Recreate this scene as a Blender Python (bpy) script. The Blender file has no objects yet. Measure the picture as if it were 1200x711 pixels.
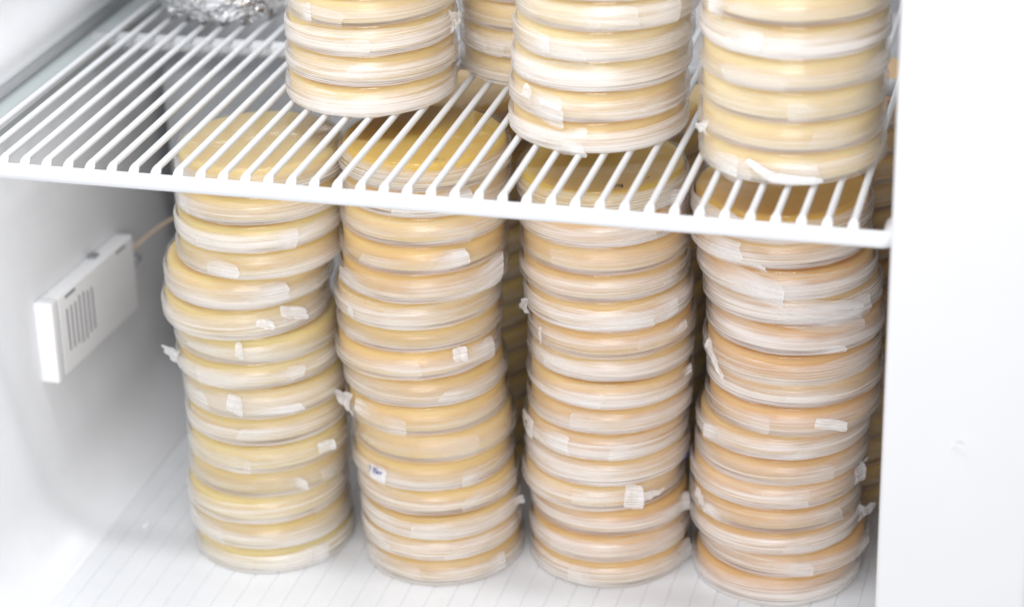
import bpy, math, random
from mathutils import Vector, Matrix, noise as mnoise
random.seed(7)
U = 0.012                       # one design unit (the shelf's wire spacing) in metres
SC = bpy.context.scene
COL = SC.collection
PI = math.pi

# ------------------------------------------------------------------ helpers
def build(name, verts, faces, mat, parent=None, smooth=True, uvs=None, loc=None, raw=False, rim=None):
    me = bpy.data.meshes.new(name)
    s = 1.0 if raw else U
    me.from_pydata([(v[0]*s, v[1]*s, v[2]*s) for v in verts], [], faces)
    if uvs is not None:
        lay = me.uv_layers.new(name='band')
        for lp in me.loops:
            lay.data[lp.index].uv = uvs[lp.vertex_index]
    if uvs is not None:
        lay = me.uv_layers.new(name='rim')
        for lp in me.loops:
            lay.data[lp.index].uv = rim[lp.vertex_index] if rim else (0.0, 1.0)
    if smooth:
        me.polygons.foreach_set('use_smooth', [True]*len(me.polygons))
    me.materials.append(mat)
    me.update()
    return link(name, me, parent, loc)

def link(name, me, parent=None, loc=None):
    o = bpy.data.objects.new(name, me)
    COL.objects.link(o)
    if parent is not None:
        o.parent = parent
    if loc is not None:
        o.location = (loc[0]*U, loc[1]*U, loc[2]*U)
    return o

def empty(name, loc):
    o = bpy.data.objects.new(name, None)
    o.empty_display_size = 0.01
    COL.objects.link(o)
    o.location = (loc[0]*U, loc[1]*U, loc[2]*U)
    return o

def tag(o, label, cat, group=None, kind=None):
    o['label'] = label
    if cat: o['category'] = cat
    if group: o['group'] = group
    if kind: o['kind'] = kind

def lathe(profile, n=96, closed=True):
    """profile: (r,z) list going round a closed cross-section; r==0 entries become poles."""
    vs, fs, idx = [], [], []
    for r, z in profile:
        if r < 1e-6:
            idx.append([len(vs)]); vs.append((0, 0, z))
        else:
            idx.append(list(range(len(vs), len(vs)+n)))
            for k in range(n):
                t = 2*PI*k/n
                vs.append((r*math.cos(t), r*math.sin(t), z))
    m = len(profile)
    for i in range(m if closed else m-1):
        a, b = idx[i], idx[(i+1) % m]
        if len(a) == 1 and len(b) == 1: continue
        for k in range(n):
            k2 = (k+1) % n
            if len(a) == 1: fs.append((a[0], b[k2], b[k]))
            elif len(b) == 1: fs.append((a[k], a[k2], b[0]))
            else: fs.append((a[k], a[k2], b[k2], b[k]))
    return vs, fs

def tube(path, rad, n=16, caps=True):
    """path of points, rad a number or list of (rx) per point."""
    pts = [Vector(p) for p in path]
    vs, fs = [], []
    up = None
    for i, p in enumerate(pts):
        d = (pts[min(i+1, len(pts)-1)] - pts[max(i-1, 0)]).normalized()
        if up is None:
            up = Vector((0, 0, 1)) if abs(d.z) < .9 else Vector((1, 0, 0))
        s = d.cross(up).normalized(); up = s.cross(d).normalized()
        r = rad[i] if isinstance(rad, (list, tuple)) else rad
        rx, ry = r if isinstance(r, (list, tuple)) else (r, r)
        for k in range(n):
            t = 2*PI*k/n
            vs.append(tuple(p + s*(rx*math.cos(t)) + up*(ry*math.sin(t))))
    for i in range(len(pts)-1):
        for k in range(n):
            a = i*n+k; b = i*n+(k+1) % n
            fs.append((a, b, b+n, a+n))
    if caps:
        fs.append(tuple(reversed(range(n)))); fs.append(tuple(range((len(pts)-1)*n, len(pts)*n)))
    return vs, fs

def prism(profile, y0, y1, axis='Y'):
    """closed polygon profile (a,b) extruded; axis Y: (x,z) profile; axis X: (y,z); axis Z: (x,y)."""
    n = len(profile); vs = []
    for y in (y0, y1):
        for a, b in profile:
            vs.append({'Y': (a, y, b), 'X': (y, a, b), 'Z': (a, b, y)}[axis])
    fs = [(i, (i+1) % n, (i+1) % n+n, i+n) for i in range(n)]
    fs += [tuple(reversed(range(n))), tuple(range(n, 2*n))]
    return vs, fs

def add_bevel(o, w, seg=3, ang=35):
    m = o.modifiers.new('edge', 'BEVEL'); m.width = w*U; m.segments = seg
    m.limit_method = 'ANGLE'; m.angle_limit = math.radians(ang)
    m.harden_normals = False
    return o

def box(x0, x1, y0, y1, z0, z1):
    v = [(x, y, z) for z in (z0, z1) for y in (y0, y1) for x in (x0, x1)]
    f = [(0, 2, 3, 1), (4, 5, 7, 6), (0, 1, 5, 4), (2, 6, 7, 3), (0, 4, 6, 2), (1, 3, 7, 5)]
    return v, f

def merge(*ms):
    V, F = [], []
    for v, f in ms:
        o = len(V); V += v; F += [tuple(i+o for i in q) for q in f]
    return V, F

# ------------------------------------------------------------------ materials
def newmat(name):
    m = bpy.data.materials.new(name); m.use_nodes = True
    nt = m.node_tree; nt.nodes.clear()
    out = nt.nodes.new('ShaderNodeOutputMaterial')
    return m, nt, out
def N(nt, t, **kw):
    n = nt.nodes.new(t)
    for k, v in kw.items():
        if k in n.inputs: n.inputs[k].default_value = v
        else: setattr(n, k, v)
    return n
def L(nt, a, ao, b, bi): nt.links.new(a.outputs[ao], b.inputs[bi])

def enamel(name, col, rough, bump=0.0, bscale=400, dirt=0.0, coat=0.0):
    m, nt, out = newmat(name)
    p = N(nt, 'ShaderNodeBsdfPrincipled', Roughness=rough)
    p.inputs['Base Color'].default_value = (*col, 1)
    p.inputs['Coat Weight'].default_value = coat
    tc = N(nt, 'ShaderNodeTexCoord')
    if dirt:
        nz = N(nt, 'ShaderNodeTexNoise', Scale=28.0, Detail=6.0, Roughness=.62)
        L(nt, tc, 'Object', nz, 'Vector')
        r = N(nt, 'ShaderNodeMapRange'); r.inputs['From Min'].default_value = .35; r.inputs['From Max'].default_value = .7
        r.inputs['To Min'].default_value = 1-dirt; r.inputs['To Max'].default_value = 1
        L(nt, nz, 'Fac', r, 'Value')
        mx = N(nt, 'ShaderNodeMix', data_type='RGBA', blend_type='MULTIPLY')
        mx.inputs[0].default_value = 1; mx.inputs[6].default_value = (*col, 1)
        L(nt, r, 'Result', mx, 7); L(nt, mx, 2, p, 'Base Color')
    if bump:
        b = N(nt, 'ShaderNodeTexNoise', Scale=float(bscale), Detail=3.0)
        L(nt, tc, 'Object', b, 'Vector')
        bp = N(nt, 'ShaderNodeBump', Strength=bump, Distance=.001)
        L(nt, b, 'Fac', bp, 'Height'); L(nt, bp, 'Normal', p, 'Normal')
    L(nt, p, 0, out, 0)
    return m

M_liner = enamel('fridge_liner_plastic', (.665, .672, .687), .38, .05, 350, .05)
M_ledge = enamel('grey_green_plastic_ledge', (.43, .47, .465), .4, .05, 350, .06)
M_floor = enamel('fridge_floor_plastic', (.765, .78, .80), .33, .04, 350, .05)
M_frame = enamel('white_enamel_frame', (.625, .622, .628), .30, .03, 900, .015, .2)
M_wire = enamel('white_coated_wire', (.70, .71, .725), .27, .05, 260, .03, .35)
M_sensor = enamel('white_sensor_plastic', (.86, .862, .865), .42, .04, 700, .03)
M_dark = enamel('dark_slot', (.24, .25, .27), .6)
M_shade = enamel('grey_recess_shade', (.62, .625, .635), .5, .1, 90, .2)  # grey tone stands in for shade in the recess behind the shelf
M_cable = enamel('tan_cable_jacket', (.46, .37, .27), .5)
M_blue = enamel('blue_marker_ink', (.04, .07, .28), .5)
M_black = enamel('black_marker_ink', (.035, .033, .03), .5)

def front_fresnel(nt, ior, bump=None, cap=.3):
    fr = N(nt, 'ShaderNodeFresnel', IOR=ior)
    if bump: L(nt, bump, 'Normal', fr, 'Normal')
    g = N(nt, 'ShaderNodeNewGeometry')
    iv = N(nt, 'ShaderNodeMath', operation='SUBTRACT'); iv.inputs[0].default_value = 1; L(nt, g, 'Backfacing', iv, 1)
    mu = N(nt, 'ShaderNodeMath', operation='MULTIPLY'); L(nt, fr, 0, mu, 0); L(nt, iv, 0, mu, 1)
    cl = N(nt, 'ShaderNodeMath', operation='MINIMUM'); cl.inputs[1].default_value = cap; L(nt, mu, 0, cl, 0)
    return cl

def plastic_clear(nm, cap):
    m, nt, out = newmat(nm)
    tr = N(nt, 'ShaderNodeBsdfTransparent', Color=(.985, .985, .98, 1))
    gl = N(nt, 'ShaderNodeBsdfGlossy', Roughness=.09, Color=(1, 1, 1, 1))
    df = N(nt, 'ShaderNodeBsdfTranslucent', Color=(.9, .9, .88, 1))
    a = N(nt, 'ShaderNodeMixShader'); a.inputs[0].default_value = .03
    L(nt, tr, 0, a, 1); L(nt, df, 0, a, 2)
    fr = front_fresnel(nt, 1.45, None, cap)
    b = N(nt, 'ShaderNodeMixShader')
    L(nt, fr, 0, b, 0); L(nt, a, 0, b, 1); L(nt, gl, 0, b, 2)
    L(nt, b, 0, out, 0)
    return m
M_clear = plastic_clear('clear_polystyrene_base', .10)
M_lid = plastic_clear('clear_polystyrene_lid', .38)

def agar_mat():
    m, nt, out = newmat('nutrient_agar')
    oi = N(nt, 'ShaderNodeObjectInfo')
    tc = N(nt, 'ShaderNodeTexCoord')
    nz = N(nt, 'ShaderNodeTexNoise', Scale=60.0, Detail=4.0)
    L(nt, tc, 'Object', nz, 'Vector')
    r = N(nt, 'ShaderNodeMapRange'); r.inputs['To Min'].default_value = .88; r.inputs['To Max'].default_value = 1.08
    L(nt, nz, 'Fac', r, 'Value')
    mx = N(nt, 'ShaderNodeMix', data_type='RGBA', blend_type='MULTIPLY'); mx.inputs[0].default_value = 1
    L(nt, oi, 'Color', mx, 6); L(nt, r, 'Result', mx, 7)
    p = N(nt, 'ShaderNodeBsdfPrincipled', Roughness=.3)
    L(nt, mx, 2, p, 'Base Color')
    p.inputs['Subsurface Weight'].default_value = .85; p.inputs['Specular IOR Level'].default_value = .15
    p.inputs['Subsurface Radius'].default_value = (1, .62, .28)
    p.inputs['Subsurface Scale'].default_value = .026
    L(nt, p, 0, out, 0)
    return m
M_agar = agar_mat()

def film_mat(name, lo, hi, white, stretch, fade=False):
    """stretched laboratory film: milky, streaked along the winding direction, clear where it thins."""
    m, nt, out = newmat(name)
    oi = N(nt, 'ShaderNodeObjectInfo')
    uv = N(nt, 'ShaderNodeUVMap', uv_map='band')
    sep = N(nt, 'ShaderNodeSeparateXYZ'); L(nt, uv, 'UV', sep, 0)
    rnd = N(nt, 'ShaderNodeMath', operation='MULTIPLY'); rnd.inputs[1].default_value = 60
    L(nt, oi, 'Random', rnd, 0)
    def field(su, sv, off, detail, dist=0.):
        mu = N(nt, 'ShaderNodeMath', operation='MULTIPLY'); mu.inputs[1].default_value = su; L(nt, sep, 'X', mu, 0)
        mv = N(nt, 'ShaderNodeMath', operation='MULTIPLY'); mv.inputs[1].default_value = sv; L(nt, sep, 'Y', mv, 0)
        ad = N(nt, 'ShaderNodeMath', operation='ADD'); ad.inputs[1].default_value = off; L(nt, rnd, 0, ad, 0)
        cb = N(nt, 'ShaderNodeCombineXYZ'); L(nt, mu, 0, cb, 0); L(nt, mv, 0, cb, 1); L(nt, ad, 0, cb, 2)
        n = N(nt, 'ShaderNodeTexNoise', Scale=1.0, Detail=detail, Roughness=.6, Distortion=dist)
        L(nt, cb, 0, n, 'Vector')
        return n
    a = field(.13*stretch, 4.6, 0, 6, .5)         # broad streaks
    b = field(.22*stretch, 22.0, 7, 5, .4)        # fine winding lines
    c = field(.17*stretch, .9, 19, 2.5, 0)                 # cloudy patches
    s1 = N(nt, 'ShaderNodeMath', operation='MULTIPLY_ADD'); s1.inputs[1].default_value = .75; L(nt, b, 'Fac', s1, 0)
    L(nt, a, 'Fac', s1, 2)
    s2 = N(nt, 'ShaderNodeMath', operation='MULTIPLY_ADD'); s2.inputs[1].default_value = .8; L(nt, c, 'Fac', s2, 0)
    L(nt, s1, 0, s2, 2)
    r = N(nt, 'ShaderNodeMapRange')
    r.inputs['From Min'].default_value = 1.03; r.inputs['From Max'].default_value = 1.50
    r.inputs['To Min'].default_value = lo; r.inputs['To Max'].default_value = hi
    L(nt, s2, 0, r, 'Value')
    ln = field(.045*stretch, 11.0, 31, 2.5, .25)     # crisp edges of single windings
    lr = N(nt, 'ShaderNodeMapRange', interpolation_type='SMOOTHSTEP')
    lr.inputs['From Min'].default_value = .575; lr.inputs['From Max'].default_value = .615
    lr.inputs['To Min'].default_value = 0; lr.inputs['To Max'].default_value = .42
    L(nt, ln, 'Fac', lr, 'Value')
    ln2 = field(.05*stretch, 17.0, 43, 2, .2)        # thin clear slits
    lr2 = N(nt, 'ShaderNodeMapRange', interpolation_type='SMOOTHSTEP')
    lr2.inputs['From Min'].default_value = .60; lr2.inputs['From Max'].default_value = .64
    lr2.inputs['To Min'].default_value = 0; lr2.inputs['To Max'].default_value = -.35
    L(nt, ln2, 'Fac', lr2, 'Value')
    q1 = N(nt, 'ShaderNodeMath', operation='ADD'); L(nt, r, 'Result', q1, 0); L(nt, lr, 'Result', q1, 1)
    q2 = N(nt, 'ShaderNodeMath', operation='ADD', use_clamp=True); L(nt, q1, 0, q2, 0); L(nt, lr2, 'Result', q2, 1)
    hb = N(nt, 'ShaderNodeMath', operation='ADD'); L(nt, s1, 0, hb, 0); L(nt, lr, 'Result', hb, 1)
    sc = N(nt, 'ShaderNodeSeparateColor'); L(nt, oi, 'Color', sc, 0)
    den = N(nt, 'ShaderNodeMath', operation='MULTIPLY', use_clamp=True); L(nt, q2, 0, den, 0); L(nt, sc, 'Red', den, 1)
    if fade:
        nzm = N(nt, 'ShaderNodeMath', operation='MULTIPLY_ADD'); nzm.inputs[1].default_value = -.75; L(nt, c, 'Fac', nzm, 0); L(nt, sep, 'Y', nzm, 2)
        mk = N(nt, 'ShaderNodeMapRange', interpolation_type='SMOOTHSTEP')
        mk.inputs['From Min'].default_value = .22; mk.inputs['From Max'].default_value = .74
        mk.inputs['To Min'].default_value = 1; mk.inputs['To Max'].default_value = .30
        sh = N(nt, 'ShaderNodeMath', operation='MULTIPLY_ADD'); sh.inputs[1].default_value = -.7; L(nt, sc, 'Green', sh, 0)
        ad2 = N(nt, 'ShaderNodeMath', operation='ADD'); ad2.inputs[1].default_value = .35; L(nt, nzm, 0, ad2, 0); L(nt, ad2, 0, sh, 2)
        L(nt, sh, 0, mk, 'Value')
        dn = N(nt, 'ShaderNodeMath', operation='MULTIPLY', use_clamp=True); L(nt, den, 0, dn, 0); L(nt, mk, 'Result', dn, 1); den = dn
    else:
        uv2 = N(nt, 'ShaderNodeUVMap', uv_map='rim')
        sp2 = N(nt, 'ShaderNodeSeparateXYZ'); L(nt, uv2, 'UV', sp2, 0)
        rm = N(nt, 'ShaderNodeMath', operation='MULTIPLY'); L(nt, sp2, 'X', rm, 0); L(nt, a, 'Fac', rm, 1)
        fm_ = N(nt, 'ShaderNodeMath', operation='MULTIPLY'); L(nt, den, 0, fm_, 0); L(nt, sp2, 'Y', fm_, 1)
        dn = N(nt, 'ShaderNodeMath', operation='ADD', use_clamp=True); L(nt, fm_, 0, dn, 0); L(nt, rm, 0, dn, 1); den = dn
    bp = N(nt, 'ShaderNodeBump', Strength=.32, Distance=.0006)
    L(nt, hb, 0, bp, 'Height')
    df = N(nt, 'ShaderNodeBsdfDiffuse', Color=(*white, 1)); L(nt, bp, 'Normal', df, 'Normal')
    tl = N(nt, 'ShaderNodeBsdfTranslucent', Color=(*white, 1))
    m1 = N(nt, 'ShaderNodeMixShader'); m1.inputs[0].default_value = .42; L(nt, df, 0, m1, 1); L(nt, tl, 0, m1, 2)
    tr = N(nt, 'ShaderNodeBsdfTransparent', Color=(1, .995, .985, 1))
    m2 = N(nt, 'ShaderNodeMixShader'); L(nt, den, 0, m2, 0); L(nt, tr, 0, m2, 1); L(nt, m1, 0, m2, 2)
    gl = N(nt, 'ShaderNodeBsdfGlossy', Roughness=.15, Color=(1, 1, 1, 1)); L(nt, bp, 'Normal', gl, 'Normal')
    fr = front_fresnel(nt, 1.40, bp, .35)
    m3 = N(nt, 'ShaderNodeMixShader'); L(nt, fr, 0, m3, 0); L(nt, m2, 0, m3, 1); L(nt, gl, 0, m3, 2)
    L(nt, m3, 0, out, 0)
    return m
M_film = film_mat('stretched_sealing_film', .16, .90, (.945, .94, .935), 1, True)
M_flap = film_mat('loose_sealing_film', .46, .90, (.95, .95, .955), 2)
M_knot = film_mat('creased_sealing_film', .58, .96, (.95, .95, .955), 2)
M_layer = film_mat('overlapping_sealing_film', .20, .78, (.94, .94, .935), 1.2)
M_wad = film_mat('bunched_sealing_film', .66, .95, (.95, .95, .955), 3)

def foil_mat():
    m, nt, out = newmat('aluminium_foil')
    p = N(nt, 'ShaderNodeBsdfPrincipled', Roughness=.17, Metallic=1.0)
    p.inputs['Base Color'].default_value = (.95, .955, .965, 1)
    tc = N(nt, 'ShaderNodeTexCoord')
    v = N(nt, 'ShaderNodeTexVoronoi', Scale=120.0); L(nt, tc, 'Object', v, 'Vector')
    bp = N(nt, 'ShaderNodeBump', Strength=.45, Distance=.002); L(nt, v, 'Distance', bp, 'Height'); L(nt, bp, 'Normal', p, 'Normal')
    L(nt, p, 0, out, 0)
    return m
M_foil = foil_mat()

def sharp(me, ang=30):
    try: me.set_sharp_from_angle(angle=math.radians(ang))
    except Exception: pass
    return me
# ------------------------------------------------------------------ refrigerator (a thing: liner walls, floor, frame)
FZ = -22.5                      # floor height
fridge = empty('refrigerator', (18, 12, FZ-2.5))
tag(fridge, 'white refrigerator interior with grooved floor, grey side wall and white front frame', 'refrigerator')
FX, FY, FZ0 = 18, 12, FZ-2.5
def fpart(name, mesh, mat, smooth=True):
    v, f = mesh
    return build(name, [(x-FX, y-FY, z-FZ0) for x, y, z in v], f, mat, fridge, smooth)

# side wall carrying the shelf ledge: cove at the floor, ledge under the shelf, waved moulding above it
cx, cz, cr = -.7, -19.6, 2.9
cove = []
for k in range(19):
    t = -PI/2 - (PI/2)*k/18
    cove.append((cx+cr*math.cos(t), cz+cr*math.sin(t)))
prof = cove[:]
prof += [(-3.6, -12), (-3.6, -6), (-3.6, -1.6), (-3.95, -1.5), (-4.1, -.3), (-4.1, .05)]
for k in range(1, 60):
    z = .2+.22*k
    wv = .20*math.sin((z-.2)*1.55-.5)+.12*math.sin((z-.2)*.7)
    prof.append((-3.62+wv*min(1, k/5)+.12*max(0, 1-k/5), z))
ztop = prof[-1][1]
prof += [(-8.5, ztop), (-8.5, FZ-2.4), (-.7, FZ-2.4)]
fpart('side_wall', prism(prof, -1.9, 33.2), M_liner)

led = [(-3.9, -1.35), (-3.0, -1.35), (-2.74, -1.2), (-2.62, -.95), (-2.62, -.70), (-2.72, -.48), (-2.95, -.36), (-3.3, -.30), (-3.56, -.34), (-3.66, -.42), (-3.9, -.42)]
o = fpart('shelf_ledge', prism(led, -1.6, 32.4), M_ledge)
# floor liner with fine grooves running front to back
fl = [(-.7, FZ-2.4), (-.7, FZ)]
x = .2
while x < 37.2:
    fl += [(x-.05, FZ), (x-.02, FZ-.06), (x+.02, FZ-.06), (x+.05, FZ)]
    x += 1.085
fl += [(37.7, FZ), (37.7, FZ-2.4)]
o = fpart('floor_liner', prism(fl, -1.9, 22.6), M_floor, True)
sharp(o.data, 25)

# back wall with the compressor step, and an added grey plate that paints in the shade behind the shelf
bw = [(22.6, FZ-2.4), (22.6, -5.4)]
for k in range(1, 8):
    t = PI - (PI/2)*k/7
    bw.append((23.6+math.cos(t), -5.4+math.sin(t)))
bw += [(33.2, -4.4), (33.2, 13), (36, 13), (36, FZ-2.4)]
o = fpart('back_wall', prism(bw, -3.0, 37.7, 'X'), M_floor)
o = fpart('shade_panel', box(-2.6, 36.6, 24.6, 33.1, -4.6, -4.15), M_shade, False); add_bevel(o, .2)

# front frame of the other side
o = fpart('front_frame', box(37.62, 43.55, -2.0, 36, FZ-2.4, 13), M_frame); add_bevel(o, .28, 4)
# moulded rack supports on the inside of that frame
def support(z0, z1, y0=.4, y1=7.0):
    pr = []
    n = 20
    for k in range(n+1):
        t = k/n
        d = .22*min(1, math.sin(PI*t)**.38 if 0 < t < 1 else 0)
        pr.append((37.74-d, z0+(z1-z0)*t))
    return prism(pr, y0, y1)
for z0, z1 in ((.35, 3.0), (3.2, 5.9), (6.1, 8.8), (9.0, 11.7)):
    o = fpart('rack_support', support(z0, z1), M_frame)

# ------------------------------------------------------------------ wire shelf
shelf = empty('wire_shelf', (17, 0, -.36))
tag(shelf, 'white plastic coated wire shelf with a thick front rail and closely spaced rods', 'shelf')
def spart(name, mesh, mat=M_wire):
    v, f = mesh
    return build(name, [(x-17, y, z+.36) for x, y, z in v], f, mat, shelf)
RY, RZ, RR = -.22, -.50, .345
rail = [(-2.75, RY, RZ)] + [(x, RY, RZ) for x in range(-2, 38)]
for k in range(0, 9):
    t = -PI/2+PI/2*k/8
    rail.append((37.06+.38*math.cos(t), RY+.38+.38*math.sin(t), RZ))
rail += [(37.44, 1.2, RZ)]
spart('front_rail', tube(rail, RR, 20))
spart('end_rod', tube([(37.44, 1.2, RZ), (37.56, 15, RZ), (37.56, 31.2, RZ)], .15, 14))
spart('end_rod', tube([(-2.5, .0, RZ), (-2.5, 15, RZ), (-2.5, 31.2, RZ)], .16, 14))
spart('cross_bar', tube([(-3.2, 16.0, -.50), (37.2, 16.0, -.50)], [(.46, .40)]*2, 20))
spart('cross_bar', tube([(-2.5, 31.2, -.33), (37.44, 31.2, -.33)], .3, 16))
wy = [-.34+.06*k for k in range(28)]
wr = [.15+.075*math.exp(-(max(0, y-.0)/.16)**1.6) for y in wy]
wz = [.15 for y in wy]
pth = [(0, y, -.02-.42*max(0, min(1, (.22-y)/.52))**1.7) for y in wy] + [(0, 15.3, -.02), (0, 31.2, -.02)]
rads = [(a, b) for a, b in zip(wr, wz)] + [(.15, .15)]*2
wv_, wf_ = tube(pth, rads, 18)
wire0 = build('wire', [(x, y, z+.36) for x, y, z in wv_], wf_, M_wire, shelf)
wire0.location.x = (-2-17)*U
for i in range(-1, 37):
    w = wire0.copy(); COL.objects.link(w); w.parent = shelf
    w.location.x = (i-17)*U

# ------------------------------------------------------------------ temperature sensor on the side wall
sen = empty('temperature_sensor', (-3.6, 11.75, -12.95))
tag(sen, 'small white plastic sensor box with vent slots mounted on the grey side wall', 'sensor')
tilt = math.radians(-3.2)
sen.rotation_euler = (tilt, 0, 0)
SL, SH, ST = 4.5, 2.05, .95
o = build('case', *box(.0, ST, -SL+.35, SL, -SH, SH), M_sensor, sen); add_bevel(o, .12)
o = build('end_cap', *box(.0, ST+.04, -SL-.45, -SL+.33, -SH-.04, SH+.04), M_sensor, sen); add_bevel(o, .14)
for k in range(7):
    y = -3.35+k*.46
    hh = 1.35 if k not in (3, 4) else 1.5
    o = build('vent_slot', *box(ST-.02, ST+.012, y-.07, y+.07, -hh+.35, hh-.15), M_dark, sen, False)
o = build('clip_slot', *box(ST-.02, ST+.014, -3.4, -2.3, SH-.3, SH-.16), M_dark, sen, False)
o = build('clip_slot', *box(ST-.02, ST+.014, 2.4, 3.5, SH-.3, SH-.16), M_dark, sen, False)
o = build('hanging_clip', *box(.08, .5, .9, 1.5, SH-.02, SH+.13), M_dark, sen); add_bevel(o, .05)
o = build('probe_plug', *tube([(.7, SL-.05, .55), (.75, SL+.45, .5), (.78, SL+.8, .42)], [.26, .26, .18], 12), M_dark, sen)
cab = []
for k in range(25):
    t = k/24
    cab.append((.62+1.5*t, SL-.1+4.6*t, 1.0+.75*math.sin(t*PI*.6)))
build('cable', *tube(cab, .105, 10), M_cable, sen)

# ------------------------------------------------------------------ foil covered bowl
def foil_bowl():
    prof = [(0, 0), (1.2, .0), (2.3, .03), (2.9, .22), (3.2, .6), (3.38, 1.1), (3.5, 1.7), (3.55, 2.3), (3.5, 2.7), (3.2, 2.95), (2.2, 3.1), (1.0, 3.15), (0, 3.16)]
    fine = []
    for i in range(len(prof)-1):
        a, b = prof[i], prof[i+1]
        for k in range(6):
            t = k/6; fine.append((a[0]+(b[0]-a[0])*t, a[1]+(b[1]-a[1])*t))
    fine.append(prof[-1])
    v, f = lathe(fine, 150, False)
    out = []
    for p in v:
        q = Vector(p)
        r = mnoise.noise(q*1.1)*.26
        c = mnoise.voronoi(q*1.5)[0]; r += (c[1]-c[0])*.20
        c = mnoise.voronoi(q*3.7+Vector((9, 3, 1)))[0]; r += (c[1]-c[0])*.09
        d = Vector((p[0], p[1], (p[2]-1.2)*.7))
        if d.length < 1e-6: d = Vector((0, 0, 1))
        q = q + d.normalized()*(r-.05)
        q.z = max(q.z, .0)
        out.append((q.x*1.14, q.y*1.14, q.z*1.1))
    return out, f
v, f = foil_bowl()
bowl = build('foil_bowl', v, f, M_foil, None, False, loc=(2.55, 20.3, .125))
tag(bowl, 'bowl wrapped in crumpled shiny aluminium foil standing on the wire shelf', 'bowl')

# ------------------------------------------------------------------ petri dishes
H0 = 1.33                        # nominal height of an inverted dish: lid below, base with agar on top
RL, RB, RF = 3.79, 3.70, 3.84
lid_prof = [(0, 0), (3.70, 0), (3.76, .03), (RL, .09), (RL, .80), (3.78, .83), (3.75, .83), (3.74, .80), (3.735, .12), (3.68, .09), (0, .09)]
base_prof = [(0, 1.24), (3.60, 1.24), (3.64, 1.2), (3.655, .12), (3.70, .12), (RB, 1.20), (3.69, 1.275), (3.67, 1.315), (3.64, 1.325), (3.59, 1.325), (3.56, 1.30), (3.54, 1.28), (0, 1.28)]
agar_prof = [(0, .14), (3.58, .14), (3.635, .18), (3.64, .98), (3.60, 1.10), (3.48, 1.20), (3.36, 1.235), (0, 1.235)]
def mesh_only(name, vf, mat):
    v, f = vf
    me = bpy.data.meshes.new(name); me.from_pydata([(a*U, b*U, c*U) for a, b, c in v], [], f)
    me.polygons.foreach_set('use_smooth', [True]*len(me.polygons)); me.materials.append(mat); me.update()
    return me
ME_lid = sharp(mesh_only('lid', lathe(lid_prof, 112), M_lid), 50)
ME_base = sharp(mesh_only('base', lathe(base_prof, 112), M_clear), 50)
ME_agar = sharp(mesh_only('agar', lathe(agar_prof, 96), M_agar), 50)

def surf_r(z):
    """radius of the wrapped outside at height z"""
    if z <= .06: return RF-.10+1.5*max(z, 0)
    if z < .80: return RF
    if z < .98: return RF-(RF-RB-.03)*((z-.80)/.18)
    return RB+.03

def film_mesh(seed, cover=.5, wob=1.0, nt=132, nr=9):
    rs = random.Random(seed)
    o1, o2, o3, o4 = [Vector((rs.uniform(-50, 50), rs.uniform(-50, 50), rs.uniform(-50, 50))) for _ in range(4)]
    vs, fs, uv = [], [], []
    sl = rs.uniform(-.07, .07); ph = rs.uniform(0, 2*PI)
    for j in range(nt+1):
        t = 2*PI*j/nt
        c = Vector((math.cos(t), math.sin(t), 0))
        zt = 1.10+cover*.30*(mnoise.noise(c*1.3+o1)+.12*mnoise.noise(c*9+o1))*1.7+sl*math.cos(t+ph)+(cover-.5)*.34
        zt = max(.95, min(1.29, zt))
        zb = .0+max(-.03, .09*wob*mnoise.noise(c*1.7+o2)+.03*mnoise.noise(c*8+o2))
        for i in range(nr+1):
            w = i/nr
            z = zb+(zt-zb)*w
            wr = .034*wob*mnoise.noise(Vector((c.x*3.2, c.y*3.2, z*7))+o3)+.020*wob*mnoise.noise(Vector((c.x*2, c.y*2, z*16))+o4)
            r = surf_r(z)+.012+max(-.008, wr)+.012*rs.random()*.3
            vs.append((r*math.cos(t), r*math.sin(t), z)); uv.append((t*3.84, z))
    for j in range(nt):
        for i in range(nr):
            a = j*(nr+1)+i
            fs.append((a, a+nr+1, a+nr+2, a+1))
    return vs, fs, uv

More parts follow.
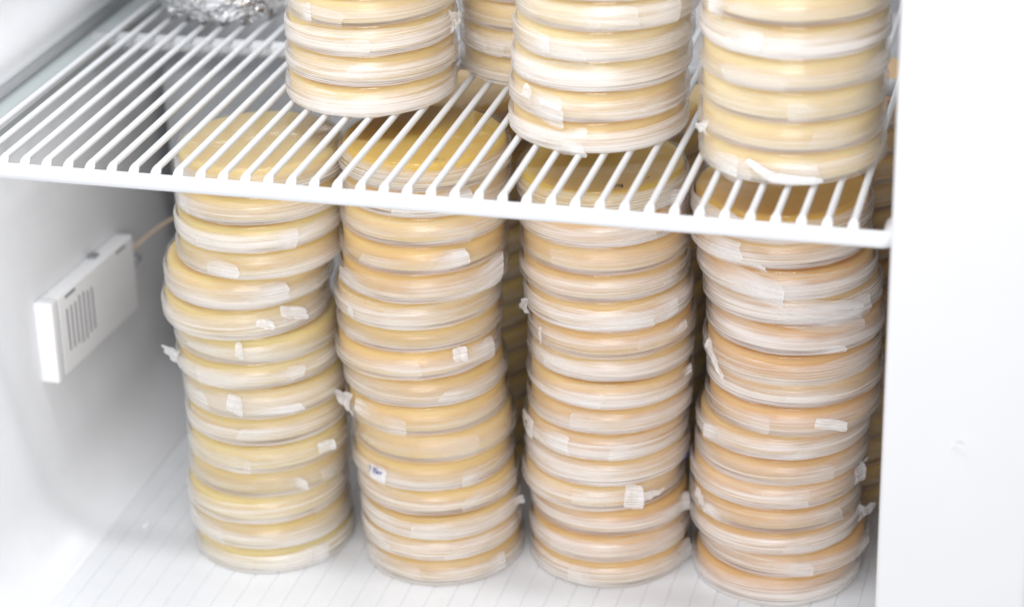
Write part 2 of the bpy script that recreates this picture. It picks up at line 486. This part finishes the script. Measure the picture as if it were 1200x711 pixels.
RIM = [None]
def patch_mesh(th, z, wdt, hgt, seed, lift=.12, skew=.0, n=34, m=16, edge=1, over=0.0, crumple=0.0):
    """loose end of film lying on the wall: th in radians, wdt in units along the wall."""
    rs = random.Random(seed); o = Vector((rs.uniform(-30, 30), rs.uniform(-30, 30), 3))
    vs, fs, uv, rim = [], [], [], []
    c = [(-.5+rs.uniform(-.2, .05), -.5+rs.uniform(-.1, .2)), (.5+rs.uniform(-.10, .12), -.5+rs.uniform(-.2, .10)),
         (.5+rs.uniform(-.1, .08), .5+rs.uniform(-.1, .1)), (-.5+rs.uniform(-.08, .08), .5+rs.uniform(-.2, .1))]
    for j in range(n+1):
        a = j/n
        for i in range(m+1):
            b = i/m
            # rounded corners: pull the grid in towards a superellipse
            ua, ub = 2*a-1, 2*b-1
            q = (abs(ua)**7+abs(ub)**7)**(1/7) or 1
            q = max(abs(ua), abs(ub))/q if q > 1e-6 else 1
            sa, sb = (ua*q+1)/2, (ub*q+1)/2
            x = (c[0][0]*(1-sa)+c[1][0]*sa)*(1-sb)+(c[3][0]*(1-sa)+c[2][0]*sa)*sb
            y = (c[0][1]*(1-sa)+c[1][1]*sa)*(1-sb)+(c[3][1]*(1-sa)+c[2][1]*sa)*sb
            y += (.07*mnoise.noise(Vector((a*2.4, b*1.4, 0))+o)+(.02+.12*crumple)*mnoise.noise(Vector((a*8, b*2, 4))+o))
            x += (.05*mnoise.noise(Vector((a*1.5, b*3, 8))+o)+(.015+.1*crumple)*mnoise.noise(Vector((a*2, b*9, 8))+o))
            ang = th + x*wdt/RF
            zz = z+y*hgt+skew*x*wdt
            e = a if edge > 0 else 1-a
            rr = max(surf_r(max(0, min(zz, 1.3))), RB+.03)
            if zz > .75 : rr = max(rr, RF-.10*min(1, (zz-.75)/.5))
            fold = abs(mnoise.noise(Vector((a*2.2+b*.8, b*1.6, 5))+o))
            rr += .03 + lift*e**3 + .035*fold + over
            if crumple:
                rr += crumple*(.7*abs(mnoise.noise(Vector((a*2.1+b*.7, b*1.7-a*.5, 11))+o))+.16*abs(mnoise.noise(Vector((a*5, b*3.6, 12))+o)))
            vs.append((rr*math.cos(ang), rr*math.sin(ang), zz)); uv.append((x*wdt, y*hgt))
            d = min(a, 1-a)*wdt, min(b, 1-b)*hgt
            rv = max(0., 1-min(d)/(.06+.09*abs(mnoise.noise(Vector((a*3, b*3, 2))+o))))*max(0, .18+1.1*mnoise.noise(Vector((a*2.2, b*2.2, 6))+o))
            ft = e if not crumple else 1
            fd = min(1, .06+1.25*ft*ft*(3-2*ft)*.9)*(1-.55*max(0, min(1, (abs(2*b-1)-.55)/.45))*(.3 if crumple else 1))
            rim.append((rv*fd, fd))
    for j in range(n):
        for i in range(m):
            k = j*(m+1)+i; fs.append((k, k+m+1, k+m+2, k+1))
    RIM[0] = rim
    return vs, fs, uv

def tail_mesh(th, z, length, w0, seed, side=1, out=.5, rise=0.0, n=22, m=6):
    """tapered, crumpled strip leaving the wall sideways."""
    rs = random.Random(seed); o = Vector((rs.uniform(-30, 30), rs.uniform(-30, 30), 1))
    length *= 1.3; w0 *= 1.2
    rad = Vector((math.cos(th), math.sin(th), 0)); tan = Vector((-math.sin(th), math.cos(th), 0))*side
    vs, fs, uv = [], [], []
    for j in range(n+1):
        a = j/n
        ang = th+side*(a-.3)*length*(1-out)/RF
        rr = surf_r(z)+.05
        p = Vector((math.cos(ang), math.sin(ang), 0))*rr
        p += rad*(out*length*.6*max(0, a-.3)) + tan*(out*length*.7*max(0, a-.3))
        p.z = z+rise*a*a*length
        w = w0*(1-.72*a)*(1+.45*mnoise.noise(Vector((a*5, 0, 0))+o))
        for i in range(m+1):
            b = i/m-.5
            q = p+Vector((0, 0, w*b))+rad*(.10*mnoise.noise(Vector((a*6, b*3, 2))+o)+.09*math.cos(b*6+a*5)*w)
            q.z += .06*mnoise.noise(Vector((a*6, b*3, 7))+o)
            if math.hypot(q.x, q.y) < surf_r(q.z)+.03:
                d = Vector((q.x, q.y, 0)).normalized()*(surf_r(q.z)+.03); q.x, q.y = d.x, d.y
            vs.append(tuple(q)); uv.append((a*length, b*w0))
    for j in range(n):
        for i in range(m):
            k = j*(m+1)+i; fs.append((k, k+m+1, k+m+2, k+1))
    return vs, fs, uv

# handwriting: pen strokes as thin ribbons on the wall of a dish or flat on its top
def ribbon(pts, w):
    vs, fs = [], []
    for i, p in enumerate(pts):
        a = pts[max(i-1, 0)]; b = pts[min(i+1, len(pts)-1)]
        dx, dy = b[0]-a[0], b[1]-a[1]; l = math.hypot(dx, dy) or 1
        nx, ny = -dy/l*w/2, dx/l*w/2
        vs += [(p[0]+nx, p[1]+ny), (p[0]-nx, p[1]-ny)]
        if i: k = 2*i; fs.append((k-2, k-1, k+1, k))
    return vs, fs
def arc(cx, cy, rx, ry, a0, a1, n=10):
    return [(cx+rx*math.cos(math.radians(a0+(a1-a0)*k/n)), cy+ry*math.sin(math.radians(a0+(a1-a0)*k/n))) for k in range(n+1)]
GLYPH = {  # in a box 0..1 high
 '2': [arc(.25, .74, .24, .25, 160, -40)+[(.05, .02), (.52, .04)]],
 'l': [[(.12, 0), (.22, 1.0)]],
 'B': [[(.05, 0), (.12, 1.0)], [(.12, .98)]+arc(.2, .76, .3, .22, 80, -80)+[(.1, .54)]+arc(.22, .27, .36, .26, 80, -90)+[(.05, .01)]],
 'a': [arc(.25, .25, .23, .25, 60, 400, 14), [(.48, .52), (.46, .1), (.58, .0)]],
 'e': [[(.05, .28), (.42, .32)]+arc(.25, .27, .21, .25, 10, 320, 12)],
 'r': [[(.08, .5), (.1, 0)], [(.1, .3)]+arc(.3, .3, .2, .2, 160, 50, 6)],
 'i': [[(.1, .5), (.12, 0)], [(.12, .72), (.15, .78)]],
 'g': [arc(.25, .25, .23, .24, 60, 400, 12), [(.48, .5), (.46, -.2)]+arc(.26, -.2, .2, .2, 0, -150, 8)],
 's': [arc(.25, .4, .18, .13, 60, 230, 8)+arc(.25, .14, .19, .14, 90, -140, 8)],
 'A': [[(0, 0), (.28, 1), (.5, 0)], [(.1, .38), (.43, .4)]],
 '-': [[(0, .3), (.55, .36)]], '.': [[(.05, .05), (.2, .1)]], ' ': [],
}
def writing(text, h, w):
    """list of ribbons in text space"""
    x = 0; out = []
    for ch in text:
        for st in GLYPH[ch]:
            out.append(ribbon([((px+.18*py)*h+x, py*h) for px, py in st], w))
        x += {'l': .32, 'i': .34, ' ': .35, '.': .35}.get(ch, .66)*h
    return out, x
def write_wall(parent, text, th, z, h, w, mat, r, slope=0.0, vertical=False):
    rb, tot = writing(text, h, w); V, F = [], []
    for vs, fs in rb:
        o = len(V)
        for px, py in vs:
            a, b = px-tot/2, py
            if vertical: a, b = -py, px-tot/2
            V.append(((r)*math.cos(th+a/r), (r)*math.sin(th+a/r), z+b+slope*a))
        F += [tuple(i+o for i in q) for q in fs]
    return build('handwriting', V, F, mat, parent, False)
def write_top(parent, text, th, r0, h, w, mat, z):
    rb, tot = writing(text, h, w); V, F = [], []
    for vs, fs in rb:
        o = len(V)
        for px, py in vs:
            a = th+(px-tot/2)/r0; r = r0-py
            V.append((r*math.cos(a), r*math.sin(a), z))
        F += [tuple(i+o for i in q) for q in fs]
    return build('handwriting', V, F, mat, parent, False)

ORD = ['lowest', 'second', 'third', 'fourth', 'fifth', 'sixth', 'seventh', 'eighth', 'ninth', 'tenth', 'eleventh', 'twelfth', 'thirteenth', 'fourteenth', 'fifteenth', 'topmost']
PHI = math.radians(-73.7)        # direction from a dish to the viewer's side of the fridge
def face(k): return PHI+math.asin(max(-.985, min(.985, k)))   # k: -1 outline at one side .. 1 at the other

def smooth_z(zs, k=.35):
    n = len(zs); out = list(zs)
    for i in range(1, n-1): out[i] = (1-k)*zs[i]+k*.5*(zs[i-1]+zs[i+1])
    return out

STACKS = {
 'one': dict(Y=7.95, X=[7.37, 7.31, 7.3, 7.47, 7.64, 7.63, 7.67, 7.51, 7.49, 7.1, 7.32, 8.11, 8.18, 8.29, 8.37],
   Z=[-22.5, -21.15, -19.79, -18.27, -16.84, -15.49, -14.09, -12.48, -11.29, -10.01, -8.52, -6.84, -5.55, -4.33, -2.99], floor=FZ,
   col=(.75, .535, .25), top=(.74, .58, .31), place='leftmost floor stack', tone='yellow', group='petri dishes in the leftmost stack under the shelf'),
 'two': dict(Y=8.65, X=[15.87, 15.81, 15.83, 15.72, 15.49, 15.69, 15.44, 15.35, 15.17, 15.25, 15.28, 15.64, 15.74, 15.85, 15.9, 15.97],
   Z=[-22.5, -21.02, -19.89, -18.73, -17.47, -15.93, -14.42, -13.03, -11.67, -10.22, -9.11, -7.68, -6.26, -4.97, -3.63, -2.38], floor=FZ,
   col=(.745, .475, .21), top=(.72, .47, .12), place='second floor stack', tone='amber', group='petri dishes in the second stack under the shelf'),
 'three': dict(Y=10.15, X=[23.7, 23.72, 23.78, 23.47, 23.7, 23.68, 23.87, 23.89, 23.91, 24.0, 23.87, 23.69, 23.72, 23.7, 23.64],
   Z=[-22.5, -21.05, -19.68, -18.33, -16.97, -15.51, -14.17, -12.89, -11.62, -10.45, -9.08, -7.63, -6.37, -5.0, -3.7], floor=FZ,
   col=(.73, .45, .215), top=(.72, .49, .13), place='third floor stack', tone='tan', group='petri dishes in the third stack under the shelf'),
 'four': dict(Y=10.55, X=[31.68, 31.98, 31.59, 31.54, 31.56, 31.8, 31.85, 32.29, 32.32, 32.2, 32.32, 32.14, 31.9, 31.6, 31.62],
   Z=[-22.5, -20.94, -19.75, -18.65, -17.45, -16.14, -14.9, -13.6, -12.2, -10.95, -9.52, -8.13, -6.82, -5.53, -4.25], floor=FZ,
   col=(.715, .425, .21), top=(.68, .40, .10), place='rightmost floor stack', tone='brownish', group='petri dishes in the rightmost stack under the shelf'),
 'shelf_a': dict(Y=10.49, X=[13.01, 13.09, 13.15, 13.28, 13.44], Z=[.125, 1.48, 2.88, 4.25, 5.53], floor=.125,
   col=(.78, .54, .265), place='left shelf stack', tone='pale', group='petri dishes in the left stack on the shelf'),
 'shelf_b': dict(Y=8.34, X=[23.99, 24.05, 24.15, 24.28, 24.45, 24.47], Z=[.125, 1.46, 2.79, 4.13, 5.43, 6.7], floor=.125,
   col=(.79, .55, .29), place='middle shelf stack', tone='pale', group='petri dishes in the middle stack on the shelf'),
 'shelf_c': dict(Y=6.58, X=[32.6, 32.54, 32.55, 32.59, 32.6, 32.64, 32.61], Z=[.125, 1.42, 2.74, 4.03, 5.42, 6.77, 8.01], floor=.125,
   col=(.79, .58, .33), place='right shelf stack', tone='pale', group='petri dishes in the right stack on the shelf'),
 'shelf_d': dict(Y=15.27, X=[19.77, 19.77, 19.72, 19.68], Z=[.125, 1.42, 2.68, 4.0], floor=.125,
   col=(.77, .52, .27), place='half hidden shelf stack', tone='amber', group='petri dishes in the back stack on the shelf'),
}
# what sets single dishes apart: (index) -> (feature words, [(kind, args)])
# kinds: p patch, t tail, w wad, ink text.  k = place across the visible front (-1..1), z in units within the dish
F = {
 'one': {
  0: ('clear film edge at its right side', [('p', .55, .55, 1.5, .95, .06, 0, 1)]),
  3: ('small creased flap right of centre', [('p', .40, .62, .8, .7, .16, -.35, 1)]),
  4: ('white smudge of film at right', [('w', .72, .72, .7, .5, .4)]),
  6: ('folded white flap near its centre', [('w', -.28, .72, .62, .8, .2), ('p', .1, .38, 3.0, .45, .05, 0, 1)]),
  7: ('torn film tail jutting out at left', [('t', -.93, .72, 1.5, .8, -1, .55, .05), ('p', .45, .6, 1.4, .75, .10, .08, 1)]),
  8: ('short twisted knot of film in front', [('w', -.12, .85, .28, .75, .9)]),
  9: ('bunched loose film on its right front', [('w', .62, .85, .95, .45, 1.2), ('w', .30, .72, .6, .36, .8)]),
  10: ('film end cut square right of centre', [('p', .16, .60, 2.6, .85, .14, .03, 1)]),
  11: ('long film strip at its left front', [('p', -.45, .6, 2.4, .9, .05, -.1, 1)]),
  12: ('square film flap right of centre', [('p', .30, .55, 1.6, .95, .12, .04, 1)]),
  13: ('', []),
 },
 'two': {
  0: ('clear patch of film at right', [('p', .62, .6, 1.2, .8, .06, .1, 1)]),
  2: ('ragged white film end at far right', [('w', .93, .62, .55, .4, 1.0)]),
  4: ('small handwritten blue note at its left', [('p', -.70, .5, 1.5, .85, .05, 0, 1), ('note', -.64, .66)]),
  6: ('white torn tail sticking out at left', [('t', -.93, .62, 1.6, 1.0, -1, .45, .03), ('p', -.72, .8, 1.5, .8, .05, 0, -1)]),
  8: ('bright triangular fold at right', [('p', .72, .62, 1.8, .9, .12, .05, 1), ('w', .50, .95, .50, .52, -.6)]),
  9: ('', []),
  10: ('crumpled bright spot at left front', [('w', -.74, .5, .5, .36, .8)]),
  11: ('wide loose film sheet wrapping right side', [('p', .66, .62, 3.0, 1.35, .18, .16, 1)]),
  12: ('two overlapping film ends at centre', [('p', .22, .55, 2.2, .8, .10, .10, 1), ('p', .30, .85, 1.8, .5, .08, 0, 1)]),
  13: ('narrow rounded film end at right', [('p', .82, .72, 1.6, .5, .12, .25, 1)]),
  14: ('squarish pale film patch right of centre', [('p', .24, .60, 2.3, 1.25, .08, .02, 1)]),
  15: ('short black pen marks on top', [('top', '- .', .22, 3.3)]),
 },
 'three': {
  0: ('cloudy loose flap at its right', [('p', .86, .62, 1.1, 1.05, .2, 0, 1)]),
  2: ('bent white flap at far right', [('p', .82, .78, .9, 1.0, .22, -.25, 1)]),
  3: ('bright white knot of film in front', [('w', .30, .62, .62, 1.15, .5), ('t', .44, .5, 1.2, .5, 1, .1, .05)]),
  4: ('blue ink marks at its far right', [('ink', 'AA', .90, .34, .6, 'b')]),
  5: ('white paper-like label and pale film at left', [('p', -.70, .55, 2.4, 1.15, .05, -.05, 1), ('lab', -.95, .72)]),
  7: ('faint lifted film end at right', [('p', .85, .95, .8, .4, .15, .2, 1)]),
  8: ('', []),
  9: ('twisted white wisp at its left', [('w', -.84, .62, .34, .62, .9), ('p', .68, .75, 1.5, .45, .1, .2, 1)]),
  10: ('hanging film tail and dark pen dash', [('ink', '-', .92, .42, .5, 'k'), ('t', -.97, .2, 1.0, .7, -1, .3, -.35), ('p', .62, .55, 1.6, .9, .06, .1, 1)]),
  12: ('', []),
  13: ('', []),
  14: ('small black handwriting on top', [('top', 'alig', .14, 3.22), ('top', '-', .62, 3.15), ('p', .72, .35, 1.0, .8, .25, -.2, 1)]),
 },
 'four': {
  0: ('', []),
  1: ('wide film lip at lower right', [('p', .80, .55, 1.6, .6, .12, .1, 1)]),
  2: ('pointed pale tail at far right', [('t', .92, .75, 1.5, .95, 1, .6, -.1)]),
  3: ('wrinkled white film at left end', [('w', -.90, .78, .9, .5, .6), ('p', -.74, .45, 1.2, .7, .1, -.2, -1)]),
  4: ('ragged white tuft at far right', [('w', .88, .62, .62, .8, .4), ('t', .92, .9, .8, .4, 1, .5, .05)]),
  6: ('folded pale film at left', [('p', -.84, .6, 1.4, 1.1, .12, .1, -1)]),
  7: ('white bunched strip in front', [('w', .30, .55, 1.0, .40, 1.0)]),
  9: ('hanging white triangle at left', [('t', -.94, .6, 1.3, .8, 1, .12, -.55)]),
  10: ('film end cut off below its front', [('p', .22, .2, 1.6, .45, .1, .04, 1)]),
  11: ('large pale film sheet draped in front', [('p', .10, .45, 5.2, 1.6, .14, -.24, 1), ('p', .34, .10, 2.4, .7, .08, .14, 1), ('p', .52, .35, 2.4, 1.1, .10, .03, 1)]),
  12: ('slanted cloudy film across its left', [('p', -.58, .55, 3.6, 1.3, .08, -.2, 1)]),
  13: ('small bright tab on its lower left', [('p', -.38, .12, .85, .36, .16, -.15, 1), ('p', -.78, .75, 2.6, 1.2, .08, 0, 1)]),
  14: ('grey film fold at its left', [('p', -.74, .6, 1.6, 1.0, .08, .05, 1)]),
 },
 'shelf_a': {
  3: ('thin white film edge hanging at left', [('p', -.72, .5, 1.0, .9, .10, .1, 1)]),
  2: ('crinkled film bulging at far right', [('t', .93, .6, .9, .9, 1, .35, .05)]),
 },
 'shelf_b': {
  0: ('bright film edge near bottom left', [('p', -.40, .25, 1.6, .75, .08, -.1, 1), ('p', -.30, .95, 1.0, .5, .05, .1, 1)]),
  1: ('torn milky film and white dot', [('p', -.66, .55, 2.2, 1.2, .10, -.12, 1), ('w', -.80, 1.0, .62, .5, .1), ('w', -.55, .72, .9, .22, .3)]),
  3: ('rounded clear patch at left', [('p', -.72, .62, 1.0, .9, .05, 0, 1)]),
  4: ('broad film sheet across right front', [('p', .42, .55, 2.6, 1.0, .14, .12, 1)]),
 },
 'shelf_c': {
  0: ('thick twisted white tail of film', [('rope', -.56, 1.0, -.02, .30), ('p', -.80, .45, 1.9, 1.15, .10, 0, 1)]),
  1: ('ragged film edge at far left', [('t', -.95, .25, .9, .6, -1, .3, -.2)]),
  3: ('milky film patch at right', [('p', .70, .5, 2.2, 1.1, .07, .05, 1)]),
  4: ('torn film strip at upper left', [('p', -.62, .65, 1.8, .9, .06, 0, 1)]),
  5: ('film fold at its left edge', [('p', -.84, .5, 1.1, 1.0, .12, .1, -1)]),
 },
 'shelf_d': {0: ('', []), 1: ('', []), },
}

def rope_mesh(k0, z0, k1, z1, seed):
    """thick twisted cord of film hanging across the wall, bending to run along the lower edge"""
    rs = random.Random(seed); o = Vector((2, 5, 8))
    pts = [(k0, z0, .17), (k0+.06, z0-.14, .25), (k0+.12, z0-.30, .30), (k0+.19, z0-.47, .33), (k0+.27, z0-.60, .34), (k0+.38, z0-.63, .34), (k0+.50, z0-.66, .30), (k0+.64, z0-.72, .25), (k0+.76, z0-.78, .12)]
    path, rad = [], []
    for i in range(len(pts)-1):
        for s in range(5):
            t = s/5
            a = [pts[i][q]*(1-t)+pts[i+1][q]*t for q in range(3)]
            th = face(a[0]); r = RF+.10+a[2]*.25
            path.append((r*math.cos(th), r*math.sin(th), a[1])); rad.append(a[2]*.62)
    vs, fs = tube(path, rad, 14)
    out = []
    for p in vs:
        q = Vector(p); d = mnoise.noise(q*4+o)*.07+mnoise.noise(q*9+o)*.035
        out.append(tuple(q+Vector((q.x, q.y, .3)).normalized()*d))
    return out, fs, [(p[0], p[2]) for p in vs]

SEED = [100]
def nseed(): SEED[0] += 1; return SEED[0]

def make_dish(key, i, d, loc, zscale, parts=True):
    tops = len(d['Z'])
    o = empty('petri_dish', loc)
    sd = nseed(); rs = random.Random(sd*31)
    o.rotation_euler = (math.radians(rs.uniform(-.9, .9)), math.radians(rs.uniform(-1.0, 1.0)), 0) if i else (0, 0, 0)
    fat = {'four': 1.032, 'one': 1.015}.get(key, 1.0); o.scale = (fat, fat, zscale)
    l = link('lid', ME_lid, o); b = link('base', ME_base, o)
    ag = link('agar', ME_agar, o)
    c = d.get('top') if (i == tops-1 and d.get('top')) else d['col']; v = rs.uniform(.92, 1.06); w = rs.uniform(.9, 1.08)
    ag.color = (min(1, c[0]*v), c[1]*v*(.5+.5*w), c[2]*v*w, 1)
    ag.rotation_euler.z = rs.uniform(0, 6); b.rotation_euler.z = rs.uniform(0, 6)
    dens = rs.choice([.5, .75, .95, 1.0, 1.1, 1.25])*(1.16 if key.startswith('shelf') else (1.06 if key == 'four' else .90))
    v, f, uv = film_mesh(sd, rs.uniform(.3, .75), 1.0)
    fm = build('sealing_film', v, f, M_film, o, True, uv); fm.color = (dens, rs.uniform(.30, .72), 0, 1)
    feat = F.get(key, {}).get(i)
    for _ in range(rs.choice([1, 1, 2])):
        v, f, uv = patch_mesh(face(rs.uniform(-.9, .9)), rs.uniform(.42, .66), rs.uniform(1.4, 3.6), rs.uniform(.6, 1.05), nseed(), rs.uniform(.02, .08), rs.uniform(-.08, .08), edge=rs.choice([1, -1]))
        q = build('film_flap', v, f, M_layer, o, True, uv, rim=RIM[0]); q.color = (rs.uniform(.4, .95), 1, 1, 1)
    if feat:
        for it in feat[1]:
            kd = it[0]
            if kd == 'p':
                v, f, uv = patch_mesh(face(it[1]), it[2], it[3], it[4], nseed(), it[5], it[6], edge=it[7])
                q = build('film_flap', v, f, M_flap, o, True, uv, rim=RIM[0])
            elif kd == 't':
                v, f, uv = tail_mesh(face(it[1]), it[2], it[3], it[4], nseed(), it[5], it[6], it[7])
                q = build('film_tail', v, f, M_wad, o, True, uv)
            elif kd == 'w':
                v, f, uv = patch_mesh(face(it[1]), it[2], it[3]*1.15, it[4]*1.15, nseed(), .20, -it[5]*.25, 40, 22, 1, 0, .15)
                q = build('film_knot', v, f, M_knot, o, True, uv, rim=RIM[0])
            elif kd == 'rope':
                v, f, uv = rope_mesh(it[1], it[2], it[3], it[4], nseed())
                q = build('film_tail', v, f, M_wad, o, True, uv)
            elif kd == 'note':
                v, f, uv = patch_mesh(face(it[1]), it[2]-.12, .95, .62, nseed(), .02, 0, over=.05)
                q = build('paper_note', v, f, M_wad, o, True, uv)
                write_wall(o, '2 lBer', face(it[1])-.01, it[2]-.06, .27, .04, M_blue, RF+.20)
            elif kd == 'lab':
                v, f, uv = patch_mesh(face(it[1]), it[2]-.1, 1.5, .95, nseed(), .04, -.1, over=.06)
                q = build('paper_note', v, f, M_wad, o, True, uv)
                write_wall(o, 'rs', face(it[1])+.06, it[2]+.0, .34, .07, M_black, RF+.2, vertical=True)
            elif kd == 'ink':
                write_wall(o, it[2-1], face(it[2]), it[3]-.2, it[4]*.6, .085, M_blue if it[5] == 'b' else M_black, RF+.13, .2)
            elif kd == 'top':
                write_top(o, it[1], face(it[2]), it[3], .34, .06, M_black, 1.29)
    where = d['place']
    nm = ORD[i]
    if i == tops-1 and key in ('one', 'two', 'three', 'four'): nm = 'topmost'
    count = f"{nm} dish" if nm in ('lowest', 'topmost') else f"{nm} dish up"
    if feat and feat[0]:
        label = f"{count} in the {where}, {feat[0]}"
    else:
        label = f"{d['tone']} petri dish, {count.replace(' dish', '')} in the {where}"
    tag(o, label, 'petri dish', d['group'])
    return o

for key, d in STACKS.items():
    zs = smooth_z(d['Z'], .3); zs[0] = d['floor']
    for i, (x, z) in enumerate(zip(d['X'], zs)):
        nxt = zs[i+1] if i+1 < len(zs) else z+1.32
        sc = (nxt-z-.012)/H0
        make_dish(key, i, d, (x, d['Y']+(random.uniform(-.14, .14) if i else 0), z+.004), sc)

# the second row standing in the shade behind: one kind, copied with its parts
def proto(col, label, group, loc):
    o = empty('petri_dish', loc)
    link('lid', ME_lid, o); link('base', ME_base, o)
    a = link('agar', ME_agar, o); a.color = (*col, 1)
    v, f, uv = film_mesh(nseed(), .6, 1.0, 90, 6)
    fm = build('sealing_film', v, f, M_film, o, True, uv); fm.color = (.5, .45, .45, 1)
    tag(o, label, 'petri dish', group)
    return o
BACK = [
 (14.65, 18.5, 15, (.84, .55, .23), 'shaded brown petri dish in the back stack seen between second and third lower stacks'),
 (23.0, 18.7, 15, (.84, .55, .23), 'shaded petri dish in the hidden back stack between the third and fourth lower stacks'),
 (33.3, 18.7, 16, (.84, .53, .26), 'shaded brown petri dish in the back stack beside the white front frame'),
]
for bx, by, n, col, lab in BACK:
    grp = 'petri dishes in a shaded back stack'
    p0 = proto(col, lab, grp + ' at ' + lab.split(' the ')[-1], (bx, by, FZ+.004))
    rs = random.Random(int(bx*10))
    kids = list(p0.children)
    for k in range(1, n):
        c = p0.copy(); COL.objects.link(c)
        c.location = ((bx+rs.uniform(-.12, .12))*U, (by+rs.uniform(-.05, .05))*U, (FZ+.004+k*1.34)*U)
        c.rotation_euler.z = rs.uniform(0, 6.28)
        for ch in kids:
            e = ch.copy(); COL.objects.link(e); e.parent = c

# stray scraps of film
def scrap(loc, s, seed, rot):
    v, f, uv = patch_mesh(0, 0, s, s*.6, seed, .25, 0, 6, 4)
    v = [(b, c2+.02*s, (a-RF+.02)) for a, b, c2 in v]
    o = build('film_scrap', v, f, M_wad, None, True, uv, loc=loc)
    o.rotation_euler = rot
    return o
s1 = scrap((.9, 6.9, FZ+.02), .34, 5, (0, 0, .4)); tag(s1, 'tiny white film crumb on the grooved floor left of the stacks', 'scrap')
s2 = scrap((40.55, -2.03, -8.1), .5, 9, (PI/2, -.7, 0)); tag(s2, 'tiny white chip stuck on the white front frame', 'scrap')

# ------------------------------------------------------------------ camera
cam = bpy.data.cameras.new('camera'); co = bpy.data.objects.new('camera', cam); COL.objects.link(co)
r = Vector((0.96409558, 0.26324469, -0.03495646)); u = Vector((-0.08626905, 0.43496874, 0.89630344)); fw = Vector((-0.25115209, 0.86110652, -0.4420613))
C = Vector((45.20210561, -78.81082854, 35.6842202))
m = Matrix(((r.x, u.x, -fw.x, C.x*U), (r.y, u.y, -fw.y, C.y*U), (r.z, u.z, -fw.z, C.z*U), (0, 0, 0, 1)))
co.matrix_world = m
cam.sensor_width = 36; cam.lens = 2622.484/1200*36
cam.clip_start = .05; cam.clip_end = 60
cam.dof.use_dof = True
fp = Vector((22, 4.2, -8))
cam.dof.focus_distance = (fp-C).dot(fw)*U
cam.dof.aperture_fstop = 4.6
SC.camera = co

# ------------------------------------------------------------------ light
w = bpy.data.worlds.new('World'); SC.world = w; w.use_nodes = True
bg = w.node_tree.nodes['Background']
bg.inputs[0].default_value = (.93, .95, 1.0, 1); bg.inputs[1].default_value = .84

def area(name, loc, target, sx, sy, power, col):
    l = bpy.data.lights.new(name, 'AREA'); l.shape = 'RECTANGLE'; l.size = sx*U; l.size_y = sy*U; l.energy = power; l.color = col
    o = bpy.data.objects.new(name, l); COL.objects.link(o)
    o.location = Vector(loc)*U
    d = (Vector(target)-Vector(loc)).normalized()
    o.rotation_euler = d.to_track_quat('-Z', 'Y').to_euler()
    return o
area('tube_lamp', (10, -14.5, 50), (12, 5, -15), 46, 2.4, 3.4, (.975, .985, 1))
area('front_fill', (46, -118, 24), (18, 8, -8), 60, 45, 12.0, (1, .995, .985))  # added fill from behind the camera, brightens stack fronts and under the shelf

# ------------------------------------------------------------------ render
SC.render.engine = 'CYCLES'
cy = SC.cycles
cy.max_bounces = 18; cy.diffuse_bounces = 10; cy.glossy_bounces = 4; cy.transmission_bounces = 6; cy.transparent_max_bounces = 48
cy.use_denoising = True
cy.caustics_reflective = False; cy.caustics_refractive = False
cy.sample_clamp_indirect = 6
SC.view_settings.view_transform = 'Standard'; SC.view_settings.look = 'None'
SC.view_settings.exposure = .13; SC.view_settings.gamma = 1
